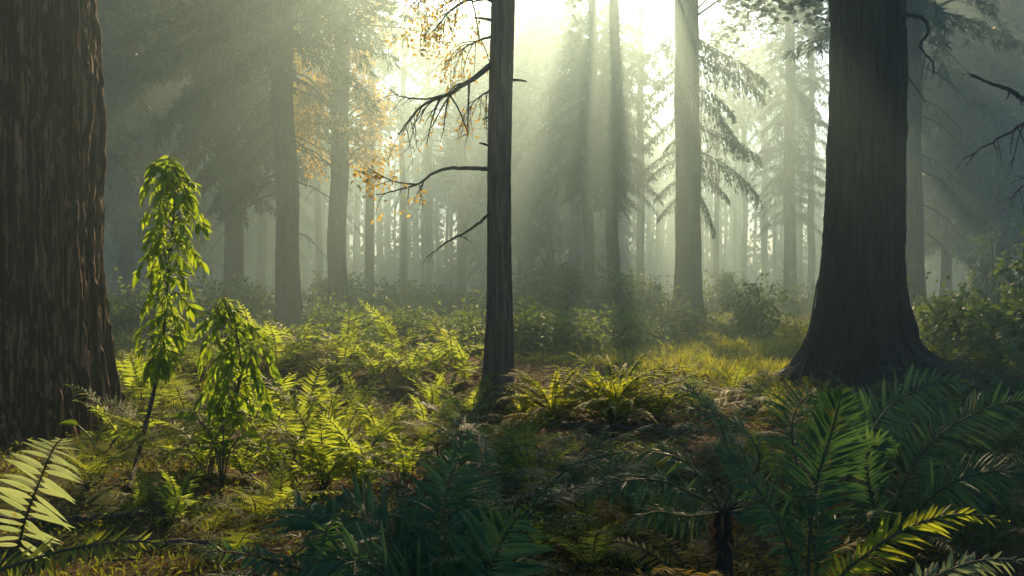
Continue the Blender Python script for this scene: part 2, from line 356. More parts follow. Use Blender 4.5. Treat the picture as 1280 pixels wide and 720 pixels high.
def conifer_crown(z0, z1, rad, n, seed, shape='cone', gaps=True, origin=(0, 0, 0), r_of=None, protos=BO, gz0=13):
    g = np.random.default_rng(seed); mb = MB()
    for k in range(n):
        u = (k+g.uniform(0, 1))/n; z = z0+(z1-z0)*u; a = k*2.4+g.uniform(-.5, .5)
        L = (r_of(u, a) if r_of else rad*(1-u*.55))*g.uniform(.75, 1.15)
        if gaps:
            q = np.array([[origin[0]+math.cos(a)*L*f, origin[1]+math.sin(a)*L*f, origin[2]+z-.35*L*f-e] for e in (0, .8) for f in (.15, .4, .7, 1)])
            if (z > gz0 or gaps == 'all') and g.random() < open_prob(q).max()**.7: continue
        mb.xf(protos[g.integers(len(protos))], TR((0, 0, z))@RZ(a)@RY(g.uniform(-.1, .25))@SCL(L/3))
    return mb
def canopy_clumps(mb, origin, z0, z1, rad, n, seed, m=1, size=.42, per=34):
    """upper crown, mostly out of view, massed to shade the scene: limbs ending in leaf clumps"""
    g = np.random.default_rng(seed)
    for k in range(n):
        u = g.random(); z = z0+(z1-z0)*u; a = g.uniform(0, 2*math.pi); r = rad*(1-.45*u)*math.sqrt(g.uniform(.02, 1))
        c = np.array([math.cos(a)*r, math.sin(a)*r, z-r*.12])
        P = c+g.normal(0, 1, (per, 3))*[.75, .75, .35]; P[:, 2] = np.clip(P[:, 2], 0, 26.6)
        keep = g.random(per) > open_prob(P+origin); P = P[keep]
        if len(P) < 4: continue
        if k % 3 == 0: tube(mb, spline([(0, 0, z-r*.3), c*[.5, .5, 1]+[0, 0, .1], c], 5), np.linspace(.06, .015, 5), 4, 0)
        blades(mb, P, g.normal(0, 1, P.shape)*[1, 1, .5], g.normal(0, .5, P.shape)+[0, 0, 1], size*g.uniform(.6, 1.3, len(P)), size*.55, m=m)

def tree(name, pos, label, trunk, crown=None, branches=None, group=None, cat='tree', tmat='bark', bmats=('bark', 'needle'), blabel=None):
    t = thing(name, pos, label, cat, group)
    obj('trunk', trunk.mesh('trunk', M[tmat]), t)
    if crown is not None and crown.n: obj('crown', crown.mesh('crown', [M[b] for b in bmats], False), t)
    for b in (branches or []): obj('branch', b.mesh('branch', [M['twig'], M['gold']] if True else M['twig'], False), t)
    return t

# --- A: massive trunk at the left edge
pA = gpt(640-685.7, d=7.4)
tk = trunk_mb(1.0, 24, flare=.2, fh=.9, lobes=5, rough=.055, seg=520, rows=760, seed=2, taper=.2, ridges=84)
cw = MB(); canopy_clumps(cw, pA, 11, 23, 6, 150, 11)
tA = tree('redwood_tree', pA, 'massive trunk at the left edge, its ridged reddish bark lit along the right side', tk, cw, tmat='bark_red', bmats=('bark', 'canopy')).children[0]
tA.scale = (.85, 1.5, 1); tA.rotation_euler = (0, 0, R(17))

# --- C: slim tree in the middle with reaching branches
pC = gpt(628, d=9.0)
def rel(px, py, d, o): return at(px, py, d)-o
tk = trunk_mb(.118, 20, flare=.62, fh=.62, lobes=4, rough=.06, seg=48, rows=260, seed=4, taper=.25, asym=(-.55, 0), ridges=14)
br = []
def cb(pts, r0, r1, **k): br.append(branch_mb([rel(x, y, d, pC) for x, y, d in pts], r0, r1, **k))
cb([(618, 78, 9), (592, 98, 8.9), (560, 118, 8.7), (528, 132, 8.6), (497, 168, 8.5)], .032, .006, twigs=16, tl=.42, seed=1, leafm=1, leafn=60, leafL=.05)
cb([(560, 118, 8.7), (530, 124, 8.5), (500, 120, 8.4), (488, 112, 8.3)], .012, .003, twigs=6, tl=.25, seed=2)
cb([(618, 212, 9), (585, 210, 8.9), (548, 214, 8.8), (518, 232, 8.7), (470, 243, 8.6)], .024, .005, twigs=7, tl=.26, seed=3, leafm=1, leafn=36, leafL=.06, start=.6)
cb([(520, 231, 8.7), (490, 226, 8.6), (460, 210, 8.5)], .01, .003, twigs=9, tl=.22, seed=4, leafm=1, leafn=110, leafL=.06, hang=.2, start=.5)
cb([(618, 262, 9), (590, 285, 8.9), (560, 302, 8.8), (533, 322, 8.75)], .017, .004, twigs=3, tl=.18, seed=5, start=.5)
cb([(618, 0, 9), (592, -2, 8.9), (565, 12, 8.7), (540, 40, 8.6)], .024, .004, twigs=16, tl=.4, seed=6, leafm=1, leafn=240, leafL=.055)
cb([(618, 45, 9), (600, 50, 9.1), (580, 60, 9.3), (562, 76, 9.4)], .014, .004, twigs=12, tl=.4, seed=7, leafm=1, leafn=150, leafL=.055, hang=.9)
cb([(618, 110, 9), (604, 118, 9.2), (590, 130, 9.4), (578, 150, 9.5)], .012, .003, twigs=16, tl=.36, seed=8, leafm=1, leafn=90, leafL=.05, hang=1.0, start=.1)
cb([(618, -50, 9), (585, -40, 8.8), (545, -20, 8.6), (520, 8, 8.5)], .022, .004, twigs=14, tl=.5, seed=9, leafm=1, leafn=220, leafL=.055, hang=.8)
gs = np.random.default_rng(4)
for k in range(7):
    z = gs.uniform(.9, 4.3); a = gs.uniform(0, 6.28); L = gs.uniform(.16, .3); c_ = np.array([math.cos(a), math.sin(a), gs.uniform(-.1, .5)])
    sb = MB(); tube(sb, spline([np.array([0, 0, z]), np.array([0, 0, z])+c_*L*.6, np.array([0, 0, z-.02])+c_*L], 6), np.linspace(.02, .008, 6), 6); br.append(sb)
cw = MB(); canopy_clumps(cw, pC, 7, 19, 3.6, 70, 12)
tree('conifer_tree', pC, 'slim dark tree in the middle foreground with bare reaching branches and golden leaf tufts', tk, cw, br, tmat='bark_warm', bmats=('bark', 'canopy'))

# --- F: thick dark trunk on the right, flaring base
pF = gpt(1076, d=10.6)
tk = trunk_mb(.41, 24, flare=.62, fh=.95, lobes=5, rough=.075, seg=280, rows=520, seed=5, taper=.2, ridges=44, roots=[(-.2, 1.6, .2, 14), (-.75, .5, .3, 20), (-1.3, .9, .2, 14), (-2.2, .8, .22, 12), (2.9, .55, .3, 8), (.8, .8, .3, 8), (-1.75, .3, .4, 30)])
br = [branch_mb([rel(x, y, d, pF) for x, y, d in [(1116, -25, 10.5), (1126, 5, 10.2), (1132, 18, 10.1), (1152, 22, 10), (1161, 38, 10), (1150, 58, 10), (1165, 76, 9.9), (1168, 92, 9.9)]], .034, .006, twigs=3, tl=.25, seed=21, start=.75, wig=.02),
      branch_mb([rel(x, y, d, pF) for x, y, d in [(1118, 78, 10.6), (1134, 95, 10.5), (1150, 118, 10.4), (1160, 138, 10.4)]], .012, .003, twigs=3, tl=.12, seed=22),
      branch_mb([rel(x, y, d, pF) for x, y, d in [(1124, 228, 10.6), (1134, 240, 10.5), (1131, 262, 10.5)]], .008, .003, twigs=1, tl=.1, seed=23)]
cw = MB(); canopy_clumps(cw, pF, 8, 23, 6, 190, 13)
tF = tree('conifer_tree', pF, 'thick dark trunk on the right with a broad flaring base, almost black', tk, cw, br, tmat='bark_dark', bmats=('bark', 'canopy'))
vb = MB()
for k, pts in enumerate([[(950, 545, 9.6), (985, 500, 9.7), (1003, 450, 9.9), (1014, 400, 10.05), (1022, 350, 10.1)], [(930, 560, 9.3), (962, 520, 9.4), (996, 482, 9.6), (1010, 440, 9.8)]]):
    p = [rel(x, y, d, pF) for x, y, d in pts]; tube(vb, spline(p, 24), np.linspace(.022, .007, 24), 6)
tag(obj('vine', vb.mesh('vine', M['twig']), tF), 'woody vine climbing the left side of the trunk base')

# --- B: straight misty trunk, left of centre
pB = gpt(360, d=29)
tk = trunk_mb(.37, 25, flare=.55, fh=.75, lobes=5, rough=.04, seg=56, rows=240, seed=7, taper=.25)
br = []
g = np.random.default_rng(5)
for k in range(26):
    z = g.uniform(3.2, 10.5); a = g.uniform(-.6, .6)+(math.pi if k % 2 else 0); L = g.uniform(1.2, 3.0)
    br.append(branch_mb([(0, 0, z), (math.cos(a)*L*.5, math.sin(a)*L*.5, z-.22*L), (math.cos(a)*L, math.sin(a)*L, z-.75*L)], .03, .006, twigs=6, tl=.5, seed=60+k, hang=.7))
bm_ = MB()
for b in br: bm_.xf(b, np.eye(4))
cw = conifer_crown(8.8, 24.5, 3.4, 80, 31, origin=pB); canopy_clumps(cw, pB, 10, 24.5, 5, 170, 14)
t = tree('conifer_tree', pB, 'straight brown trunk rising from the brush left of centre, thin dead branches drooping from it', tk, cw)
obj('dead_branches', bm_.mesh('dead_branches', M['twig']), t)

# --- D: two close trunks with drooping boughs
for k, (px, d, r, lab) in enumerate([(737, 47, .30, 'left of two close misty conifers, the slightly tilted trunk with a long drooping outer bough'),
                                     (768, 46, .34, 'right of two close misty conifers, straight trunk under a heavy dark drooping crown')]):
    p = gpt(px, d=d); tk = trunk_mb(r, 17.8, flare=.3, fh=.8, rough=.04, seg=32, rows=120, seed=8+k, lean=((.012, 0) if k == 0 else (0, 0)))
    rf = lambda u, a: 2.3*(.55+.45*min(1, u*7))*(1-.75*max(0, u-.55)/.45)
    cw = conifer_crown(5.6-.5*k, 18.2, 3, 150, 40+k, origin=p, r_of=rf, gz0=15.5)
    canopy_clumps(cw, p, 13.5, 17.5, 1.2, 20, 15+k)
    if k == 0:
        for z, L, a in [(10.3, 4.0, math.pi-.1), (12, 3.6, math.pi+.2), (7.3, 2.8, math.pi)]: cw.xf(BO[3], TR((0, 0, z))@RZ(a)@SCL(L/3))
    tree('conifer_tree', p, lab, tk, cw)

# --- E: trunk with hanging twigs, in the bright glow
pE = gpt(858, d=39)
tk = trunk_mb(.55, 25, flare=.5, fh=.9, rough=.045, seg=56, rows=200, seed=12, taper=.2)
bo2 = [bough(3, d, 50+i, nt=48, hang=1.9, bl=.26, bw=.045, per=14, up=u) for i, (d, u) in enumerate([(.25, -.35), (.5, -.2), (.1, -.7), (.35, -.5), (.6, -.05)])]
cw = MB()
for k, (z, a, L) in enumerate([(11.6, 0, 3.2), (11.3, 3.1, 2.2), (10.3, 3.3, 2.0), (9.6, .1, 2.6), (9.0, 3.0, 1.9), (8.6, -.2, 3.7), (7.7, 3.2, 1.7), (7.5, .25, 3.0), (6.9, 3.0, 1.6), (6.8, -.1, 2.5), (6.3, 3.3, 1.5), (6.1, .3, 1.8),
                                (10.8, -1.4, 2), (9.8, -1.9, 2), (8.8, -1.2, 1.6), (12.4, .2, 3.2), (12.6, 3, 3), (8.0, -2.6, 1.8), (10.0, -.6, 2.4), (5.6, 3.1, 1.2)]):
    cw.xf(bo2[(k*3) % 5], TR((0, 0, z+.12*math.sin(k*5)))@RZ(a+.3*math.sin(k*3))@RY(.15*math.sin(k*7))@SCL(L/3*(1+.2*math.sin(k*11))))
cu = conifer_crown(13, 24.5, 4.0, 50, 33, origin=pE); cw.xf(cu, np.eye(4)); canopy_clumps(cw, pE, 14, 25, 7.2, 420, 16)
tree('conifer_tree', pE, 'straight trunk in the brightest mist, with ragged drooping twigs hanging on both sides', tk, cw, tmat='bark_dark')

# --- G: pale conifer in glow ; H: brown trunk behind the thick one
pG = gpt(988, d=62); tk = trunk_mb(.42, 25, flare=.4, fh=1, rough=.04, seg=32, rows=90, seed=13)
cw = conifer_crown(6.0, 25, 3, 130, 35, origin=pG, r_of=lambda u, a: 3.1*(.6+.4*min(1, u*4))*(1-.4*u)); canopy_clumps(cw, pG, 18, 25, 5, 80, 17)
tree('conifer_tree', pG, 'pale feathery conifer fading into the bright mist just left of the thick dark trunk', tk, cw)
pH = gpt(1138, d=33); tk = trunk_mb(.5, 25, flare=.45, fh=.8, rough=.04, seg=40, rows=140, seed=14, taper=.15)
bh = MB()
for k, (z, L) in enumerate([(8.2, 1.5), (7.6, 1.6), (6.2, 1.4), (5.6, 1.5), (4.4, 1.5), (3.4, 1.0), (9.4, 1.8), (10.4, 2)]):
    branch_mb([(.3, 0, z), (.3+L*.5, -.2, z-.3*L), (.3+L, -.3, z-.9*L)], .03, .008, twigs=8, tl=.5, seed=80+k, hang=.9, mb=bh)
cw = conifer_crown(11.2, 24.5, 4, 50, 36, origin=pH); canopy_clumps(cw, pH, 12, 25, 6, 210, 18)
t = tree('conifer_tree', pH, 'brownish misty trunk half hidden behind the thick dark trunk, dead twigs on its right', tk, cw)
obj('dead_branches', bh.mesh('dead_branches', M['twig']), t)

# --- off-frame right tree whose bare branches reach in
pR = gpt(1400, d=8.6); tk = trunk_mb(.22, 18, flare=.4, fh=.5, rough=.05, seg=40, rows=120, seed=15)
br = [branch_mb([rel(x, y, d, pR) for x, y, d in [(1400, 120, 8.6), (1330, 112, 8.4), (1285, 125, 8.2), (1262, 112, 8.1), (1238, 104, 8.1), (1213, 94, 8)]], .035, .008, twigs=3, tl=.2, seed=31, wig=.02),
      branch_mb([rel(x, y, d, pR) for x, y, d in [(1400, 95, 8.6), (1340, 120, 9), (1280, 155, 9.3), (1240, 178, 9.5), (1203, 200, 9.6)]], .028, .004, twigs=9, tl=.4, seed=32, start=.4),
      branch_mb([rel(x, y, d, pR) for x, y, d in [(1400, 180, 8.6), (1340, 215, 9.4), (1290, 225, 9.8), (1262, 250, 10)]], .02, .004, twigs=9, tl=.4, seed=33, start=.4)]
cw = MB(); canopy_clumps(cw, pR, 8, 17.5, 4, 90, 19)
tree('bare_branched_tree', pR, 'tree just outside the right edge whose crooked bare branches reach into the picture', tk, cw, br, bmats=('bark', 'canopy'))

# --- golden leaved tree left of centre
pY = gpt(424, d=34); tk = trunk_mb(.36, 22, flare=.3, fh=.7, rough=.04, seg=32, rows=100, seed=16)
cw = MB(); g = np.random.default_rng(77)
for k in range(80):
    z = g.uniform(5.8, 15); a = g.uniform(0, 6.28); r = g.uniform(.3, 2.2)
    if k < 30: z = g.uniform(6.2, 10.8); a = g.choice([math.pi, 0, .3, 2.8])+g.normal(0, .4); r = g.uniform(.5, 1.9)
    c = np.array([math.cos(a)*r, math.sin(a)*r, z]); tube(cw, spline([(0, 0, z-.5), c*[.5, .5, 1]+[0, 0, .1], c], 5), np.linspace(.04, .01, 5), 4, 0)
    P = c+g.normal(0, .26, (70, 3))*[1, 1, .8]; blades(cw, P, g.normal(0, 1, P.shape)+[0, 0, -.5], g.normal(0, 1, P.shape), .2, .13, m=1)
tree('golden_tree', pY, 'misty tree with loose clusters of golden leaves, right of the straight brown trunk', tk, cw, bmats=('twig', 'gold'))

# --- misty trunks further back, each its own tree
FAR = [(118, 40, .30, 'misty trunk showing just beside the lit bark of the massive left trunk', 0), (157, 55, .42, 'faint blue-green trunk, second one right of the massive left trunk', 1),
       (196, 62, .5, 'faint blue-green trunk behind the tall leafy sapling', 1), (292, 40, .42, 'shadowy trunk with misty boughs behind the gap between the two saplings', 1),
       (326, 70, .34, 'faint trunk close on the left of the straight brown trunk', 0), (398, 80, .3, 'thin faint trunk between the straight brown trunk and the golden tree', 0),
       (463, 54, .27, 'slim grey trunk with a little foliage right of the golden tree', 1), (503, 78, .28, 'thin pale trunk under the brightest glow left of the slim middle tree', 0),
       (536, 90, .34, 'thin pale trunk behind the tips of the bare branches', 0), (577, 66, .3, 'pale misty trunk just left of the slim middle tree', 1),
       (656, 68, .6, 'blue-green shadowy trunk just right of the slim middle tree', 1), (690, 64, .34, 'blue-green trunk left of the two close conifers', 0), (716, 86, .34, 'faint trunk touching the left side of the two close conifers', 0),
       (800, 60, .25, 'slender trunk midway between the two close conifers and the trunk with ragged twigs', 0), (896, 84, .27, 'slender pale trunk next right of the trunk with ragged twigs', 0),
       (930, 92, .3, 'slender pale trunk in the gap left of the pale feathery conifer', 0), (957, 100, .34, 'slender pale trunk touching the left side of the feathery conifer', 0), (1014, 76, .3, 'misty trunk squeezed between the feathery conifer and the thick dark trunk', 0),
       (1182, 60, .34, 'blue-grey trunk, first one right of the brownish misty trunk', 1), (1216, 74, .34, 'blue-grey trunk between the other two faint trunks at right', 0), (1254, 52, .42, 'blue-grey trunk nearest the right edge, a little foliage on it', 1)]
g = np.random.default_rng(99)
far_tr = [trunk_mb(.35, 24.5, flare=.35, fh=.8, rough=.05, seg=20, rows=70, seed=20+i, taper=.3).mesh('trunk', M['bark']) for i in range(3)]
far_bo = [bough(3, d, 70+i, nt=18, hang=1, bl=.42, bw=.07, per=9) for i, d in enumerate([.5, .8, .65])]
FRO = lambda u, a: 3.3*(.5+.5*min(1, u*3))*(1-.5*u)
FRW = lambda u, a: 4.8*(.45+.55*min(1, u*3))*(1-.45*u)
far_bw = [bough(3, d, 170+i, nt=24, hang=1.1, bl=.42, bw=.09, per=14) for i, d in enumerate([.5, .8, .65])]
FCR = [(7.5, 60), (9.5, 50), (12, 44), (5.5, 66)]
far_cr = [conifer_crown(z0, 24.3, 3.3, n, 90+i, gaps=False, protos=far_bo, r_of=FRO).mesh('crown', [M['bark'], M['needle']], False) for i, (z0, n) in enumerate(FCR)]
back = []
for i, (z0, n) in enumerate([(3, 100), (5, 90), (11, 80)]):
    c = conifer_crown(z0, 24.3, 3.3, n, 290+i, gaps=False, protos=far_bw, r_of=FRW); canopy_clumps(c, np.array([0, 300, 0]), 12, 25, 7, 120, 300+i, size=1.0, per=30)
    back.append(c.mesh('crown', [M['bark'], M['needle']], False))
WIN = lambda px: 395 < px < 590 or 675 < px < 725 or 780 < px < 1030
for i, (px, d, r, lab, fo) in enumerate(FAR):
    p = gpt(px, d=d); t = thing('conifer_tree', p, lab, 'tree', 'misty trunks in the background')
    o = obj('trunk', far_tr[i % 3], t, rot=(0, 0, g.uniform(0, 6)), scale=(r/.35, r/.35, 1))
    if WIN(px): z0, n = [(12.0, 36), (14, 32)][i % 2]; ro, pb = FRO, far_bo
    elif fo: z0, n = [(4.0, 105), (5.5, 100)][i % 2]; ro, pb = FRW, far_bw
    else: z0, n = (8, 80); ro, pb = FRW, far_bw
    c = conifer_crown(z0, 24.3, 3.3, n, 190+i, origin=p, protos=pb, r_of=ro); canopy_clumps(c, p, 13 if fo and not WIN(px) else 16, 25, 6.5, 24 if WIN(px) else 190, 400+i, size=.75)
    obj('crown', c.mesh('crown', [M['bark'], M['needle']], False), t)
for i in range(62):
    d = g.uniform(88, 130); px = 70+(i*19.6)+g.uniform(-9, 9)
    if 350 < px < 372 or 1030 < px < 1120: continue
    t = thing('conifer_tree', gpt(px, d=d), 'slender far trunk nearly lost in the mist, one of the rearmost rank', 'tree', 'rearmost slender trunks in the mist')
    obj('trunk', far_tr[i % 3], t, rot=(g.normal(0, .008), g.normal(0, .012), g.uniform(0, 6)), scale=(.75, .75, 1)); obj('crown', far_cr[i % 3] if WIN(px) else back[i % 2], t, rot=(0, 0, g.uniform(0, 6)))
# far-off wood that closes the view
fw = MB()
for i in range(330):
    x = g.uniform(-88, 88); y = g.uniform(134, 172); r = g.uniform(.15, .4)
    fw.xf(trunk_mb(r, g.uniform(20, 24), rough=.03, seg=8, rows=12, seed=i), TR((x, y, float(ground_z(x, y)))))
    n = 28 if WIN(640+1138*x/y) else 70; z = g.uniform(3, 23, n); P = np.stack([x+g.normal(0, 1.6, n), y+g.normal(0, 1.6, n), z], -1)
    blades(fw, P, g.normal(0, 1, P.shape)+[0, 0, -.8], g.normal(0, 1, P.shape), 1.6, .5, m=1)
    P = np.stack([x+g.normal(0, 2, 40), y+g.normal(0, 1, 40), np.abs(g.normal(0, 3.2, 40))-1], -1); blades(fw, P, g.normal(0, 1, P.shape), g.normal(0, 1, P.shape), 1.5, .7, m=1)
tag(obj('far_wood', fw.mesh('far_wood', [M['bark'], M['needle']])), 'far wood closing the view in pale mist', 'wood', kind='stuff')

# ------------------------------------------------------------------ shrubs
def shrub_mb(seed, h=1.0, w=.9, stems=9, leaves=900, L=.12, m1=1, top=.5):
    g = np.random.default_rng(seed); mb = MB(); tips = []
    for k in range(stems):
        a = g.uniform(0, 6.28); r = w*.5*math.sqrt(g.random()); hh = h*(.55+.45*g.random())*(1-.35*(r/(w*.5)))
        q = spline([(0, 0, 0), (math.cos(a)*r*.5, math.sin(a)*r*.5, hh*.55), (math.cos(a)*r, math.sin(a)*r, hh)], 8); tube(mb, q, np.linspace(.012, .003, 8)*h, 4, 0)
        for s in range(6):
            j = g.integers(2, 8); d = nz(g.normal(0, 1, 3)+[0, 0, .3]); e = q[j]+d*g.uniform(.12, .3)*w; tube(mb, spline([q[j], e], 3), [.005, .004, .002], 3, 0)
            tips.append((e, .13*w)); tips.append(((q[j]+e)/2, .1*w))
        tips.append((q[-1], .1*w))
    idx = g.integers(0, len(tips), leaves); C = np.array([tips[i][0] for i in idx]); S = np.array([tips[i][1] for i in idx])[:, None]
    P = C+g.normal(0, 1, C.shape)*S*[.8, .8, .6]; P[:, 2] = np.abs(P[:, 2])
    D = nz(nz(P-[0, 0, h*.4])*.8+g.normal(0, .6, P.shape)+[0, 0, -.15])
    blades(mb, P, D, g.normal(0, .6, P.shape)+[0, 0, 1], L*g.uniform(.6, 1.35, leaves), L*.5, K=2, droop=.25, m=m1)
    return mb
def leafy(seed, mats, **k):
    mb = shrub_mb(seed, **k); st = MB(); lf = MB()
    V = np.concatenate(mb.v)
    for f, mi in zip(mb.f, mb.mi):
        (st if mi[0] == 0 else lf).f.append(f); (st if mi[0] == 0 else lf).mi.append(np.zeros(len(f), int))
    out = []
    for b, m, nm in ((st, mats[0], 'stems'), (lf, mats[1], 'foliage')):
        used = np.unique(np.concatenate([f.ravel() for f in b.f])); mp = np.zeros(len(V), int); mp[used] = np.arange(len(used))
        b.f = [mp[f] for f in b.f]; b.v = [V[used]]; out.append(b.mesh(nm, m, False))
    return out
SH = [leafy(1, (M['stem'], M['shrub']), h=1.1, w=1.2), leafy(2, (M['stem'], M['shrub']), h=.8, w=1.4, stems=12, leaves=1000), leafy(3, (M['stem'], M['shrub']), h=1.5, w=.9, leaves=900),
      leafy(4, (M['stem'], M['shrub']), h=.6, w=1.3, stems=14, leaves=900, L=.1), leafy(5, (M['stem'], M['shrub']), h=2.0, w=.8, stems=7, leaves=900)]
g = np.random.default_rng(21)
def shrub(px, py, hpx, k, lab, cat='bush', group=None, name='shrub', d=None, wide=1):
    p = gpt(px, py, d); s = 1.18*hpx/F*p[1]/[1.1, .8, 1.5, .6, 2.0][k]
    p[2] -= .03
    t = thing(name, p, lab, cat, group, rz=g.uniform(0, 6.28))
    obj('stems', SH[k][0], t, scale=(s*wide, s*wide, s)); obj('foliage', SH[k][1], t, scale=(s*wide, s*wide, s))
def shrub_row(items, tmpl, group):
    items = sorted(items)
    for i, (px, py, hpx, k) in enumerate(items):
        o = 'leftmost' if i == 0 else 'rightmost' if i == len(items)-1 else ORD[i]+' from the left'
        shrub(px, py, hpx, k, tmpl.format(o), group=group, wide=1.15)
shrub_row([(150, 425, 55, 0), (185, 420, 50, 1), (222, 420, 45, 3), (258, 415, 60, 0), (300, 412, 50, 1), (278, 425, 40, 3)], 'dim misty bush right of the massive left trunk, {} in its row', 'misty bushes at left')
shrub_row([(395, 402, 50, 0), (424, 398, 62, 2), (450, 405, 50, 0), (478, 410, 48, 1), (505, 400, 46, 0), (540, 400, 36, 1), (575, 402, 36, 0), (598, 410, 40, 1)], 'misty bush right of the straight brown trunk, {} in the rear row', 'rear misty bushes')
shrub_row([(410, 432, 45, 1), (455, 436, 40, 3), (490, 440, 52, 0), (530, 443, 50, 1), (565, 446, 46, 3), (592, 440, 44, 1)], 'bush with sunlit top left of the slim middle tree, {}', 'front sunlit bushes')
shrub_row([(655, 408, 62, 0), (685, 402, 70, 0), (712, 398, 72, 2), (740, 404, 60, 1), (768, 402, 54, 0), (795, 396, 44, 1), (822, 402, 46, 0)], 'dark green bush under the two close conifers, {} in its row', 'dark bushes under the conifers')
shrub_row([(650, 440, 50, 1), (684, 445, 44, 3), (722, 444, 50, 1), (762, 442, 46, 1), (800, 430, 38, 3), (835, 425, 40, 1)], 'low shaded bush in front of the dark green bushes, {}', 'low shaded bushes')
shrub_row([(892, 392, 30, 3), (910, 388, 52, 2), (932, 384, 24, 1), (968, 384, 26, 1), (1000, 392, 30, 3)], 'small hazy bush in the glow behind the yellow grass, {}', 'hazy bushes in the glow')
shrub(950, 425, 66, 0, 'round leafy bush standing in the sunlit yellow grass', name='round_bush')
shrub(932, 408, 40, 2, 'small upright bush just behind the round bush in the grass')
shrub_row([(1165, 425, 40, 1), (1195, 438, 62, 1), (1225, 440, 56, 3), (1262, 442, 60, 0), (1292, 445, 60, 1), (1180, 400, 26, 1), (1210, 400, 34, 0), (1275, 398, 40, 1)], 'dim bluish bush right of the thick dark trunk, {}', 'dim bushes at right')
shrub(1242, 405, 118, 4, 'tall thin misty shrub standing above the dim bushes at right')
shrub(1285, 420, 150, 4, 'tall thin shrub cut off by the right edge')
shrub(424, 392, 56, 4, 'tall thin misty shrub at the foot of the golden tree')

# ------------------------------------------------------------------ ferns
def frond_mb(path, side, plen, pairs=24, style='once', wr=.24, sweep=.45, droop=.15, rr=.004, shape=.35, K=3, start=.12, seed=0, m=0, ms=1, sub=9, jit=.15, tipmin=.05, drop=.05):
    """path (N,3); side vector(s) hint; plen the longest leaflet"""
    g = np.random.default_rng(seed); mb = MB(); n = 40; p = spline(path, n)
    T = nz(np.gradient(p, axis=0)); side = nz(np.broadcast_to(side, (n, 3))); S = nz(side-(side*T).sum(1)[:, None]*T); N = np.cross(S, T)
    N = np.where((N[:, 2:3] < 0) & (np.abs(T[:, 2:3]) < .95), N, N)
    tube(mb, p, np.linspace(rr, rr*.3, n), 5, ms)
    u = start+(1-start)*(np.arange(pairs)+.5)/pairs
    u = np.concatenate([u, u+.3*(1-start)/pairs]); sg = np.concatenate([np.ones(pairs), -np.ones(pairs)]); u = np.clip(u, 0, .995)
    f = u*(n-1); i = np.clip(f.astype(int), 0, n-2); fr = (f-i)[:, None]
    P = p[i]*(1-fr)+p[i+1]*fr; t = T[i]; s = S[i]*sg[:, None]; no = N[i]
    v = (u-start)/(1-start)
    prof = np.where(v < shape, .55+.45*np.sin(v/shape*math.pi/2), np.cos((v-shape)/(1-shape)*math.pi/2)**.85*(1-tipmin)+tipmin)
    L = plen*prof*g.uniform(1-jit, 1+jit, len(u))
    sw = sweep+.5*v**2
    D = nz(s*np.cos(sw)[:, None]+t*np.sin(sw)[:, None]+no*g.normal(0, .2, (len(u), 1))+g.normal(0, .07, (len(u), 3)))
    kp = g.random(len(u)) > drop; u, P, D, no, L, t = u[kp], P[kp], D[kp], no[kp], L[kp]*np.where(g.random(kp.sum()) < .07, .55, 1), t[kp]
    if style == 'once':
        W = np.minimum(L*wr, plen*wr); W = np.maximum(W, plen*.05)
        blades(mb, P, D, no+g.normal(0, .25, no.shape), L, W, K=K, droop=droop*g.uniform(.2, 2.2, len(u)), fold=.12, m=m, peak=.35)
    else:
        for a in range(len(u)):
            Lc = L[a]; d = D[a]; q = max(3, int(sub*Lc/plen)+2); x = np.linspace(.06, 1, q)
            c = P[a]+np.outer(x*Lc, d)-np.outer(x*x*Lc*droop, [0, 0, 1])
            ss = nz(np.cross(no[a], d)); wl = plen*wr*(1-x*.75)*min(1, Lc/plen*1.6)
            for sgn in (1, -1):
                dd = nz(ss*sgn+d*.55); blades(mb, c, dd, no[a], wl, np.minimum(wl*.55, plen*.09)+.001, m=m, fold=.1, peak=.4)
            blades(mb, c[-1:], d, no[a], wl[-1]*2, wl[-1]*.9, m=m)
            tube(mb, np.array([P[a], c[-1]]), [rr*.35, rr*.12], 3, ms)
    return mb
def arc(L, a0, a1, n=14, pw=1.0):
    t = np.linspace(0, 1, n); a = R(a0)+(R(a1)-R(a0))*t**pw; dx = np.cos(a); dz = np.sin(a)
    return np.concatenate([[[0, 0, 0]], np.stack([np.cumsum(dx[:-1]), np.zeros(n-1), np.cumsum(dz[:-1])], -1)])/(n-1)*L
Y_ = np.array([0, 1., 0])
def pool(mk, arcs, **k): return [frond_mb(arc(1, *a), Y_, seed=i, **k).mesh('frond', [M[mk], M['stem']], False) for i, a in enumerate(arcs)]
ARC = [(72, -28), (62, -35), (80, -5), (55, -20), (68, 10), (40, -40)]
SW = dict(plen=.13, pairs=46, wr=.14, sweep=.4, K=3, rr=.006)
BR = dict(plen=.30, pairs=18, wr=.13, sweep=.35, style='twice', sub=9, shape=.22, start=.2, rr=.006)
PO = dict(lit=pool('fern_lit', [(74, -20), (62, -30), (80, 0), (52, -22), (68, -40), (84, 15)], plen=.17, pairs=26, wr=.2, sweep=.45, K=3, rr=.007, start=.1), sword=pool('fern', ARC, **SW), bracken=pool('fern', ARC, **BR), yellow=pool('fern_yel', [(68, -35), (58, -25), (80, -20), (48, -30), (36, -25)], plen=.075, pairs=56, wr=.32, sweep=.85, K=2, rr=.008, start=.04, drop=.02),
          teal=pool('fern_shade_teal', ARC, **SW), tealb=pool('fern_shade_teal', ARC, **BR), dry=pool('fern_dry', [(40, -20), (25, -30), (50, -25), (15, -15)], plen=.16, pairs=24, wr=.2, K=3, rr=.006, sweep=.4), pale=pool('fern_pale', ARC[:3], plen=.17, pairs=15, wr=.26, K=4, rr=.006))
g = np.random.default_rng(55)
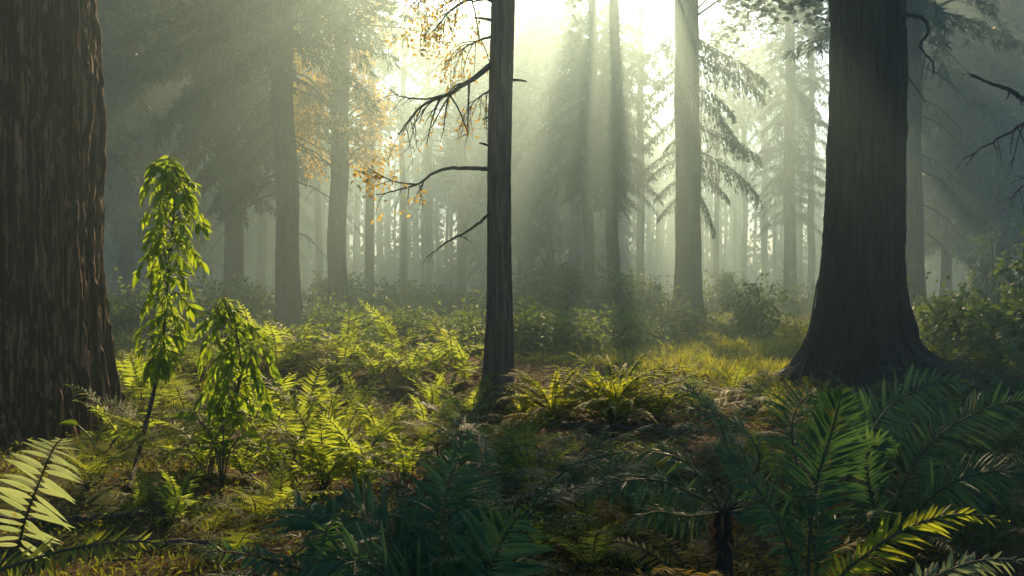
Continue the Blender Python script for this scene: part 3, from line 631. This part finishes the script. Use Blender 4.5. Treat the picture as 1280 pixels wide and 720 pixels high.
def fern(p, size, kind, n, lab, group=None, name='fern', tilt=.0, cat='fern', az=None, jit=.25):
    p = np.array(p, float); p[2] -= .015; t = thing(name, p, lab, cat, group)
    a0 = g.uniform(0, 6.28)
    for k in range(n):
        a = (a0+k*2*math.pi/n+g.uniform(-.25, .25)) if az is None else az[0]+(az[1]-az[0])*(k+.5)/n+g.uniform(-.1, .1)
        s = size*g.uniform(1-jit, 1+jit*.5)
        obj('frond', PO[kind][g.integers(len(PO[kind]))], t, rot=(g.uniform(-.25, .25), g.uniform(-.25, .18), a), scale=s)
    return t
def fern_row(items, tmpl, group, kind=None, name='fern'):
    for i, it in enumerate(sorted(items)):
        px, py, s, k, n = it; o = 'leftmost' if i == 0 else 'rightmost' if i == len(items)-1 else ORD[i]+' from the left'
        fern(gpt(px, py), s, k, n, tmpl.format(o), group, name)

# lit ferns across the left foreground
fern_row([(150, 565, .7, 'lit', 9), (205, 575, .65, 'bracken', 9), (255, 590, .6, 'lit', 10), (305, 598, .7, 'lit', 10), (350, 612, .6, 'sword', 10), (405, 612, .8, 'lit', 14), (452, 618, .65, 'lit', 10), (505, 598, .6, 'lit', 10)],
         'sunlit fern level with the feet of the saplings, {} in its row', 'sunlit ferns in the middle row')
fern_row([(140, 528, .8, 'bracken', 9), (182, 520, .85, 'lit', 10), (235, 530, .85, 'bracken', 9), (275, 540, .8, 'sword', 12), (330, 545, .85, 'lit', 10), (375, 555, .8, 'lit', 11), (425, 565, .75, 'sword', 12), (470, 560, .6, 'lit', 10)],
         'sunlit fern in the row just behind the saplings, {}', 'sunlit ferns behind the saplings')
fern_row([(215, 655, .45, 'lit', 8), (262, 668, .4, 'sword', 9), (318, 660, .42, 'bracken', 8), (352, 650, .45, 'lit', 9), (290, 700, .34, 'bracken', 8), (170, 640, .36, 'sword', 8)],
         'small fern on brown litter in front of the saplings, {}', 'small ferns on the litter')
fern_row([(165, 488, .7, 'lit', 8), (210, 478, .7, 'lit', 9), (250, 470, .8, 'bracken', 8), (300, 478, .75, 'lit', 8), (345, 470, .8, 'lit', 9), (392, 466, .8, 'bracken', 8), (432, 470, .75, 'lit', 9), (470, 474, .75, 'lit', 8), (515, 478, .75, 'lit', 9), (545, 470, .8, 'lit', 9), (580, 478, .7, 'lit', 9), (225, 455, .9, 'lit', 8), (310, 450, .95, 'lit', 9), (372, 446, .9, 'lit', 8), (440, 452, .95, 'lit', 9), (495, 455, .95, 'lit', 9), (565, 455, .9, 'lit', 8)],
         'hazy fern far behind the saplings, {} in the band', 'hazy ferns in the back band')
fern(gpt(562, 498), .62, 'yellow', 16, 'pale upright fern catching the sun just left of the slim middle tree')
fern_row([(415, 520, .55, 'lit', 9), (445, 508, .5, 'lit', 8), (540, 512, .6, 'lit', 9), (590, 520, .55, 'lit', 9), (480, 545, .5, 'lit', 9), (530, 540, .5, 'lit', 8)], 'low fern at the edge of the mossy clearing, {}', 'low ferns round the mossy clearing')
fern(gpt(505, 572), .5, 'sword', 7, 'spiky sunlit fern with upright fronds at the near edge of the mossy clearing', az=(1.2, 4.2))
fern(gpt(545, 560), .5, 'bracken', 9, 'low sunlit fern right of the spiky fern by the mossy clearing')
fern(gpt(575, 545), .55, 'tealb', 9, 'dark fern at the foot of the slim middle tree')
fern(gpt(108, 610), .62, 'bracken', 8, 'lit fern arching over the brown bank below the massive left trunk')
# dark ferns, bottom centre
fern_row([(395, 800, .7, 'teal', 8), (470, 780, .75, 'teal', 9), (545, 745, .8, 'tealb', 8), (610, 735, .95, 'teal', 9), (612, 650, .75, 'teal', 9), (636, 600, .65, 'tealb', 8)],
         'large fern in blue-green shade at the bottom middle, {}', 'large dark ferns at the bottom middle')
# yellow tufts
fern(gpt(690, 524), .78, 'yellow', 60, 'yellow-green grassy fern tuft just right of the slim middle tree', name='grassy_fern')
fern(gpt(768, 528), .92, 'yellow', 84, 'largest bright yellow-green grassy fern tuft, its blades fanning out', name='grassy_fern')
fern(gpt(822, 524), .7, 'yellow', 46, 'small yellow tuft touching the right side of the largest grassy tuft', name='grassy_fern')
fern(gpt(652, 520), .66, 'yellow', 30, 'small yellow tuft hugging the slim middle tree on its right', name='grassy_fern')
# right half ferns
fern_row([(655, 575, .5, 'sword', 10), (700, 585, .5, 'tealb', 9), (760, 600, .5, 'teal', 11), (820, 590, .5, 'sword', 10), (870, 590, .65, 'tealb', 9), (670, 620, .55, 'sword', 10), (725, 645, .6, 'tealb', 9), (665, 700, .5, 'sword', 10), (795, 655, .6, 'teal', 11), (740, 712, .5, 'sword', 10), (840, 690, .5, 'tealb', 9), (915, 560, .6, 'teal', 10), (960, 600, .6, 'sword', 10)],
         'shaded fern in the dark hollow before the yellow tufts, {}', 'shaded ferns in the hollow')
fern_row([(850, 500, .6, 'sword', 10), (880, 520, .6, 'tealb', 9), (915, 495, .55, 'sword', 9), (945, 510, .6, 'tealb', 9), (860, 465, .7, 'sword', 9), (975, 525, .55, 'sword', 9)],
         'fern between the yellow tufts and the thick dark trunk, {}', 'ferns left of the thick dark trunk')
fern_row([(1100, 560, .75, 'teal', 11), (1150, 600, .75, 'tealb', 10), (1205, 560, .8, 'teal', 11), (1250, 620, .8, 'tealb', 10), (1180, 660, .75, 'teal', 10), (1270, 560, .8, 'teal', 10), (1240, 700, .7, 'tealb', 9), (1120, 700, .65, 'teal', 9), (1060, 600, .7, 'teal', 9)],
         'dark fern in the shade below the thick dark trunk, {}', 'dark ferns at right')
fern_row([(1170, 500, .8, 'tealb', 8), (1215, 490, .9, 'teal', 10), (1260, 505, .9, 'teal', 10), (1235, 470, 1.0, 'tealb', 8), (1185, 468, .8, 'teal', 9), (1275, 462, 1.0, 'teal', 9), (1290, 530, .9, 'tealb', 8)], 'fern in the gloom right of the thick dark trunk, {}', 'ferns in the gloom')
fern(gpt(985, 745), .75, 'dry', 16, 'golden brown dry fern sprawling at the bottom edge under the big upright frond', name='dry_fern')
fern(gpt(870, 740), .55, 'dry', 11, 'golden brown dry fern at the bottom edge left of the short fern trunk', name='dry_fern')

def hero(name, base, lab, fronds, mk, ms='stem', cat='fern'):
    base = np.array(base, float); t = thing(name, base, lab, cat)
    for i, (pts, side, kw) in enumerate(fronds):
        P = [at(*q)-base for q in pts]
        if kw.pop('root', True): P = [np.zeros(3)]+P
        fl = kw.pop('label', None)
        o = obj('frond', frond_mb(P, side, seed=500+i, **kw).mesh('frond', [M[kw2] if (kw2 := kw.get('mkey')) else M[mk], M[ms]], False), t)
        if fl: o['label'] = fl
    return t
X_ = np.array([1., 0, 0])
hero('fern', gpt(30, d=3.3), 'bright pale fern frond with broad separate leaflets standing at the left bottom corner',
     [([(20, 712, 3.25), (30, 655, 3.2), (48, 605, 3.15), (66, 562, 3.1), (78, 548, 3.05)], X_+[0, -.2, .35], dict(plen=.15, pairs=23, wr=.165, K=6, sweep=-.1, rr=.006, start=.28, shape=.2, droop=.12))], 'fern_pale')
hero('fern', gpt(-60, d=2.9), 'long arching green frond stretched low along the left bottom edge',
     [([(-40, 735, 2.9), (20, 706, 2.85), (90, 686, 2.8), (160, 676, 2.8), (205, 680, 2.8)], Y_*.8+[0, 0, .5], dict(plen=.10, pairs=44, wr=.2, K=3, start=.1, rr=.006))], 'fern')
hero('fern', gpt(420, d=3.1), 'long frond lying low toward the left from the dark ferns at the bottom middle',
     [([(400, 730, 3.1), (350, 704, 3.0), (290, 690, 2.95), (215, 690, 2.9)], Y_*.8+[0, 0, .5], dict(plen=.08, pairs=40, wr=.2, K=3, start=.1, rr=.005)),
      ([(400, 712, 3.2), (360, 660, 3.2), (345, 635, 3.25), (372, 625, 3.3)][:1]+[(410, 668, 3.3), (385, 640, 3.4), (345, 636, 3.5)], Y_+[0, 0, .4], dict(plen=.22, pairs=22, wr=.2, K=3, start=.15, rr=.006))], 'fern_shade_teal')
tw = dict(wr=.105, K=4, shape=.3, sweep=.5, droop=.25, rr=.006)
hero('fern', gpt(560, d=3.3), 'largest dark feathery fern filling the bottom middle with broad fronds',
     [([(540, 760, 3.3), (500, 690, 3.3), (450, 645, 3.3), (385, 640, 3.4)], Y_+[0, 0, .8], dict(plen=.3, pairs=48, start=.2, **tw)),
      ([(560, 760, 3.3), (556, 690, 3.35), (560, 610, 3.5), (585, 540, 3.6)], X_, dict(plen=.26, pairs=48, start=.25, **tw)),
      ([(590, 760, 3.2), (620, 690, 3.2), (650, 640, 3.2)], X_+[0, 0, -.3], dict(plen=.24, pairs=30, start=.2, **tw)),
      ([(550, 770, 3.2), (500, 730, 3.0), (440, 700, 2.9), (380, 705, 2.9)], Y_+[0, 0, .7], dict(plen=.24, pairs=48, start=.2, **tw))], 'fern_shade_teal')
# tree fern at right bottom
bt = gpt(905, d=3.9)
hub = at(903, 640, 3.9)
tf = thing('tree_fern', bt, 'small tree fern with a short black trunk and long arching fronds with sunlit tips', 'tree fern')
mb = MB(); nseg = 40; z = np.linspace(-.1, hub[2]-bt[2], nseg); pth = np.stack([(hub[0]-bt[0])*np.clip(z/(hub[2]-bt[2]), 0, 1), 0*z, z], -1)
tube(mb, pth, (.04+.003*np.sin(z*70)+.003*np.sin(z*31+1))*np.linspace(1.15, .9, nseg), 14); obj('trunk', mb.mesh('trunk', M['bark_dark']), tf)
mb = MB(); gg = np.random.default_rng(8); n = 90; aa = gg.uniform(0, 6.28, n); zz = gg.uniform(.1, 1, n)*(hub[2]-bt[2]); q = np.stack([(hub[0]-bt[0])*zz/(hub[2]-bt[2])+.038*np.cos(aa), .038*np.sin(aa), zz], -1)
blades(mb, q, np.stack([np.cos(aa)*.6, np.sin(aa)*.6, gg.uniform(-1.2, .9, n)], -1), np.stack([np.cos(aa), np.sin(aa), aa*0+.5], -1), gg.uniform(.03, .1, n), .016, K=3, droop=.2)
obj('old_stalks', mb.mesh('old_stalks', M['litter'], False), tf)
def tff(pts, side, lab=None, **kw):
    P = [hub-bt]+[at(*q)-bt for q in pts]
    d_ = dict(plen=.13, pairs=40, wr=.13, K=3, sweep=.6, start=.08, rr=.006, droop=.25); d_.update(kw)
    o = obj('frond', frond_mb(P, side, seed=len(tf.children)+700, **d_).mesh('frond', [M['fern_shade_teal'], M['stem']], False), tf)
    if lab: o['label'] = lab
UPY = Y_+[0, 0, .5]
tff([(915, 600, 3.9), (900, 530, 4.0), (868, 492, 4.1), (835, 484, 4.2)], UPY)
tff([(930, 610, 3.9), (950, 570, 3.9), (920, 530, 3.95), (870, 512, 4.0), (838, 520, 4.1)], UPY)
tff([(880, 600, 3.9), (840, 570, 3.9), (780, 566, 3.9), (700, 584, 3.9)], UPY, plen=.12)
tff([(870, 620, 3.8), (820, 600, 3.7), (760, 605, 3.6), (720, 625, 3.5)], UPY, plen=.12)
tff([(860, 645, 3.8), (815, 640, 3.7), (780, 665, 3.6)], UPY, plen=.1)
tff([(950, 610, 3.9), (985, 560, 4.1), (990, 530, 4.3), (965, 500, 4.5)], X_+Y_, plen=.12)
tff([(945, 620, 4.0), (930, 560, 4.4), (900, 540, 4.8), (850, 540, 5.1)], UPY, plen=.14)
tff([(950, 640, 3.8), (1000, 620, 3.6), (1040, 650, 3.5)], UPY, plen=.12)
# big upright frond
bu = gpt(1015, d=3.55)
hero('fern', bu, 'big upright shaded blue-green frond with a combed sunlit edge in front of the thick dark trunk',
     [([(1012, 760, 3.55), (1012, 680, 3.6), (1022, 600, 3.65), (1040, 540, 3.65), (1052, 492, 3.6)], X_+[0, -.25, .1], dict(plen=.235, pairs=64, wr=.072, K=4, sweep=.62, start=.25, rr=.009, shape=.45, droop=.12, tipmin=.22)),
      ([(1005, 760, 3.5), (990, 700, 3.5), (965, 640, 3.5), (930, 590, 3.5), (895, 560, 3.5)], X_*.3+[0, .6, .6], dict(plen=.17, pairs=50, wr=.085, K=4, sweep=.5, start=.3, rr=.008)),
      ([(1020, 700, 3.6), (1000, 600, 3.9), (990, 530, 4.1), (1010, 495, 4.2), (1035, 500, 4.2)], X_+[0, -.3, 0], dict(plen=.18, pairs=50, wr=.085, K=4, sweep=.5, start=.3, rr=.008))], 'fern_shade_teal')
hero('fern', gpt(1130, d=4.3), 'dark fern with one long pale-edged frond arching up to the right edge',
     [([(1118, 640, 4.3), (1150, 570, 4.3), (1200, 526, 4.3), (1262, 503, 4.3), (1330, 505, 4.3)], Y_*.7+[0, 0, .7], dict(plen=.2, pairs=58, wr=.09, K=4, sweep=.55, start=.15, rr=.008)),
      ([(1100, 640, 4.4), (1080, 570, 4.6), (1110, 510, 4.8), (1160, 482, 5.0), (1215, 478, 5.2)], Y_*.4+[0, 0, 1], dict(plen=.26, pairs=46, wr=.11, K=4, sweep=.6, start=.2, rr=.008)),
      ([(1100, 650, 4.2), (1085, 600, 4.2), (1088, 560, 4.2), (1120, 560, 4.2)], X_, dict(plen=.18, pairs=30, wr=.14, K=4, sweep=.6, start=.2, rr=.008)),
      ([(1130, 660, 4.2), (1180, 610, 4.0), (1240, 590, 3.9), (1300, 600, 3.8)], Y_+[0, 0, .5], dict(plen=.2, pairs=52, wr=.095, K=4, sweep=.5, start=.15, rr=.008))], 'fern_shade_teal')
hero('fern', gpt(1035, d=3.1), 'single yellow-green frond arching sunlit across the lower right corner',
     [([(1045, 735, 3.2), (1085, 692, 3.2), (1135, 660, 3.2), (1195, 643, 3.2), (1262, 650, 3.2)], Y_*.75+[0, 0, .6], dict(plen=.12, pairs=38, wr=.16, K=4, sweep=.75, start=.12, rr=.007))], 'fern_yel')
hero('fern', gpt(1120, d=2.9), 'lowest pale green frond along the bottom right edge',
     [([(1140, 745, 2.9), (1180, 716, 2.9), (1230, 700, 2.9), (1310, 705, 2.9)], Y_*.8+[0, 0, .5], dict(plen=.09, pairs=40, wr=.18, K=3, sweep=.6, start=.1, rr=.006))], 'fern_pale')

# ------------------------------------------------------------------ leafy saplings
def sapling(base, path, lab, f0, f1, rad, n, seed, Lf=.085):
    g = np.random.default_rng(seed); base = np.array(base); t = thing('sapling', base, lab, 'sapling')
    p = spline([np.zeros(3)]+[at(*q)-base for q in path], 60); st = MB(); lf = MB(); tube(st, p, np.linspace(.017, .004, 60)*(1+.12*np.sin(np.arange(60)*1.7)), 8)
    P = []; D = []; Ls = []
    for k in range(n):
        u = f0+(f1-f0)*(k+g.random())/n; c = p[min(59, int(u*59))]; v = (u-f0)/(f1-f0)
        a = k*2.4+g.uniform(-.5, .5); r = rad*(.35+.75*min(1, v*3.5))*(1-.55*max(0, v-.8)/.2)*g.uniform(.35, 1.45)
        d = np.array([math.cos(a), math.sin(a), 0]); hg = g.uniform(.25, .7)
        q = spline([c, c+d*r*.5+[0, 0, r*.28], c+d*r-[0, 0, r*.12], c+d*r*1.2-[0, 0, r*hg]], 9); tube(st, q, np.linspace(.0035, .0013, 9), 4)
        T = nz(np.gradient(q, axis=0))
        for j in range(3, 9):
            s = nz(np.cross(T[j], [0, 0, 1]))
            for sg in (1, -1):
                if g.random() < .15: continue
                P.append(q[j]); D.append(nz(s*sg*.8+T[j]*.55+[0, 0, g.uniform(-.7, .15)]+g.normal(0, .25, 3))); Ls.append(Lf*g.uniform(.4, 1.35))
        P.append(q[-1]); D.append(T[-1]+[0, 0, -.3]); Ls.append(Lf*1.25)
    P = np.array(P); D = np.array(D); Ls = np.array(Ls)
    blades(lf, P, D, g.normal(0, .45, P.shape)+[0, 0, 1], Ls, Ls*g.uniform(.3, .42, len(Ls)), K=4, droop=g.uniform(.05, .4, len(Ls)), fold=.14, peak=.42)
    obj('stem', st.mesh('stem', M['twig']), t); obj('foliage', lf.mesh('foliage', M['sap'], False), t)
sapling(gpt(161, 612), [(172, 570, 5.5), (190, 500, 5.5), (203, 430, 5.45), (211, 330, 5.45), (218, 250, 5.45), (212, 196, 5.4)], 'tall slender sapling with a narrow column of drooping sunlit leaves on a dark bare stem', .44, 1.0, .108, 88, 1, .074)
sapling(gpt(262, 600), [(268, 560, 5.9), (290, 510, 5.9), (300, 470, 5.9), (296, 420, 5.9), (278, 372, 5.9)], 'shorter sapling with drooping bright green leaves right of the tall one', .38, 1.0, .13, 62, 2, .078)
# broad-leaved seedling
def seedling(px, py, lab, n=7, L=.2):
    b = gpt(px, py); t = thing('seedling', b, lab, 'seedling'); st = MB(); lf = MB(); g = np.random.default_rng(int(px))
    for k in range(n):
        a = g.uniform(0, 6.28); e = np.array([math.cos(a)*.14, math.sin(a)*.1, .12+.05*k]); tube(st, spline([(0, 0, 0), e*[.4, .4, .7], e], 6), .005, 5)
        blades(lf, e[None], [[math.cos(a), math.sin(a), .45]], [[0, -.5, 1]], L*g.uniform(.7, 1.1), L*.42, K=6, droop=.3, fold=.12)
    obj('stem', st.mesh('stem', M['stem']), t); obj('leaves', lf.mesh('leaves', M['sap'], False), t)
seedling(278, 612, 'low plant with broad oval sunlit leaves at the foot of the shorter sapling')
seedling(128, 600, 'small broad-leaved plant on the brown bank left of the tall sapling', 5, .14)

for i, (px, py, L, rz, lab) in enumerate([(120, 655, 1.1, .5, 'fallen branch on the brown bank below the massive left trunk'), (262, 690, .9, -.35, 'fallen branch on lit litter near the bottom, left of the dark ferns'),
                                          (455, 492, 2.2, .12, 'long fallen branch lying along the brown bank behind the mossy clearing'), (800, 540, 1.3, -.2, 'fallen branch in the shade just before the yellow tufts')]):
    p = gpt(px, py); xs = np.linspace(-.5, .5, 7)*L; c, s_ = math.cos(rz), math.sin(rz); gg = np.random.default_rng(30+i)
    q = [np.array([x*c, x*s_, float(ground_z(p[0]+x*c, p[1]+x*s_))-p[2]+.022+gg.uniform(0, .015)]) for x in xs]
    o = obj('fallen_branch', branch_mb(q, .026*L**.5, .008, twigs=5, tl=.3, seed=600+i, hang=-.25, start=.25).mesh('fallen_branch', M['twig']), loc=p); tag(o, lab, 'branch')

# ------------------------------------------------------------------ uncountable ground cover
def scatter(n, x0, x1, y0, y1, seed, fn=None):
    g = np.random.default_rng(seed); y = y0+(y1-y0)*g.random(n)**1.3; lim = y*.60+1
    x = g.uniform(-1, 1, n)*lim; ok = (x > x0) & (x < x1)
    if fn is not None: ok &= fn(x, y, g)
    x, y = x[ok], y[ok]; return np.stack([x, y, ground_z(x, y)], -1), g
clear = lambda x, y: ((x+1.9)/1.5)**2+((y-8.6)/1.2)**2 < 1
P, g = scatter(60000, -60, 60, 2.6, 45, 1, lambda x, y, g: (noise2(x*.8+3, y*.8) > .36) & (~clear(x, y)) & (noise2(x*3, y*3) > g.random(len(x))*.7))
C = P.copy(); mb = MB(); k = np.repeat(np.arange(len(C)), 3); sc = np.clip(C[k][:, 1]/9, .55, 3.2)
Q = C[k]+np.stack([g.normal(0, .03, len(k))*sc, g.normal(0, .03, len(k))*sc, np.abs(g.normal(0, .035, len(k)))*sc+.01], -1)
blades(mb, Q, g.normal(0, 1, Q.shape)+[0, 0, .35], g.normal(0, .5, Q.shape)+[0, 0, 1], .05*sc*g.uniform(.6, 1.5, len(k)), .022*sc, m=0, droop=.2)
tag(obj('ground_cover', mb.mesh('ground_cover', M['cover'], False)), 'low green leafy plants covering the forest floor', 'ground cover', kind='stuff')
P, g = scatter(40000, -60, 60, 2.4, 22, 2)
mb = MB(); P[:, 2] += .012; sc = np.clip(P[:, 1]/7, .6, 2)
blades(mb, P, g.normal(0, 1, P.shape)*[1, 1, .3], g.normal(0, .5, P.shape)+[0, 0, 1], .055*sc*g.uniform(.5, 1.4, len(P)), .022*sc, m=0)
n = 900; I = g.integers(0, len(P), n)
for i in I[:700]:
    a = g.uniform(0, 3.14); L = g.uniform(.05, .3); d = np.array([math.cos(a), math.sin(a), g.uniform(-.1, .25)])*L; tube(mb, np.array([P[i]-d*.5, P[i], P[i]+d*.5])+[0, 0, .01], [.003, .004, .002], 4, 1)
tag(obj('leaf_litter', mb.mesh('leaf_litter', [M['litter'], M['twig']], False)), 'brown dead leaves and twigs on the ground', 'leaf litter', kind='stuff')
# clearing moss and grass
gx = lambda x, y, g: (((x-4.0)/3.0)**2+((y-18)/6.5)**2 < g.uniform(.3, 1.2, len(x))) & (x/y < .325) & (noise2(x*1.6+2, y*1.1) > g.uniform(.1, .75, len(x)))
P, g = scatter(90000, 0, 12, 11, 25, 3, gx); mb = MB()
blades(mb, P, g.normal(0, .5, P.shape)+[0, 0, 1], g.normal(0, 1, P.shape), g.uniform(.08, .3, len(P))*(.4+1.3*noise2(P[:, 0]*2+8, P[:, 1]*1.5)), .022, m=0, droop=.15)
tag(obj('grass', mb.mesh('grass', M['grass'], False)), 'sunlit yellow grass between the ragged-twig trunk and the thick dark trunk', 'grass', kind='stuff')
P, g = scatter(26000, -5, 2, 3.5, 12, 4, lambda x, y, g: clear(x, y) | (noise2(x*1.3+9, y*1.3) > .62)); mb = MB()
blades(mb, P, g.normal(0, .7, P.shape)+[0, 0, 1], g.normal(0, 1, P.shape), g.uniform(.02, .07, len(P)), .008, m=0)
tag(obj('moss', mb.mesh('moss', M['cover'], False)), 'short green moss and grass in the mossy clearing left of the slim middle tree', 'moss', kind='stuff')
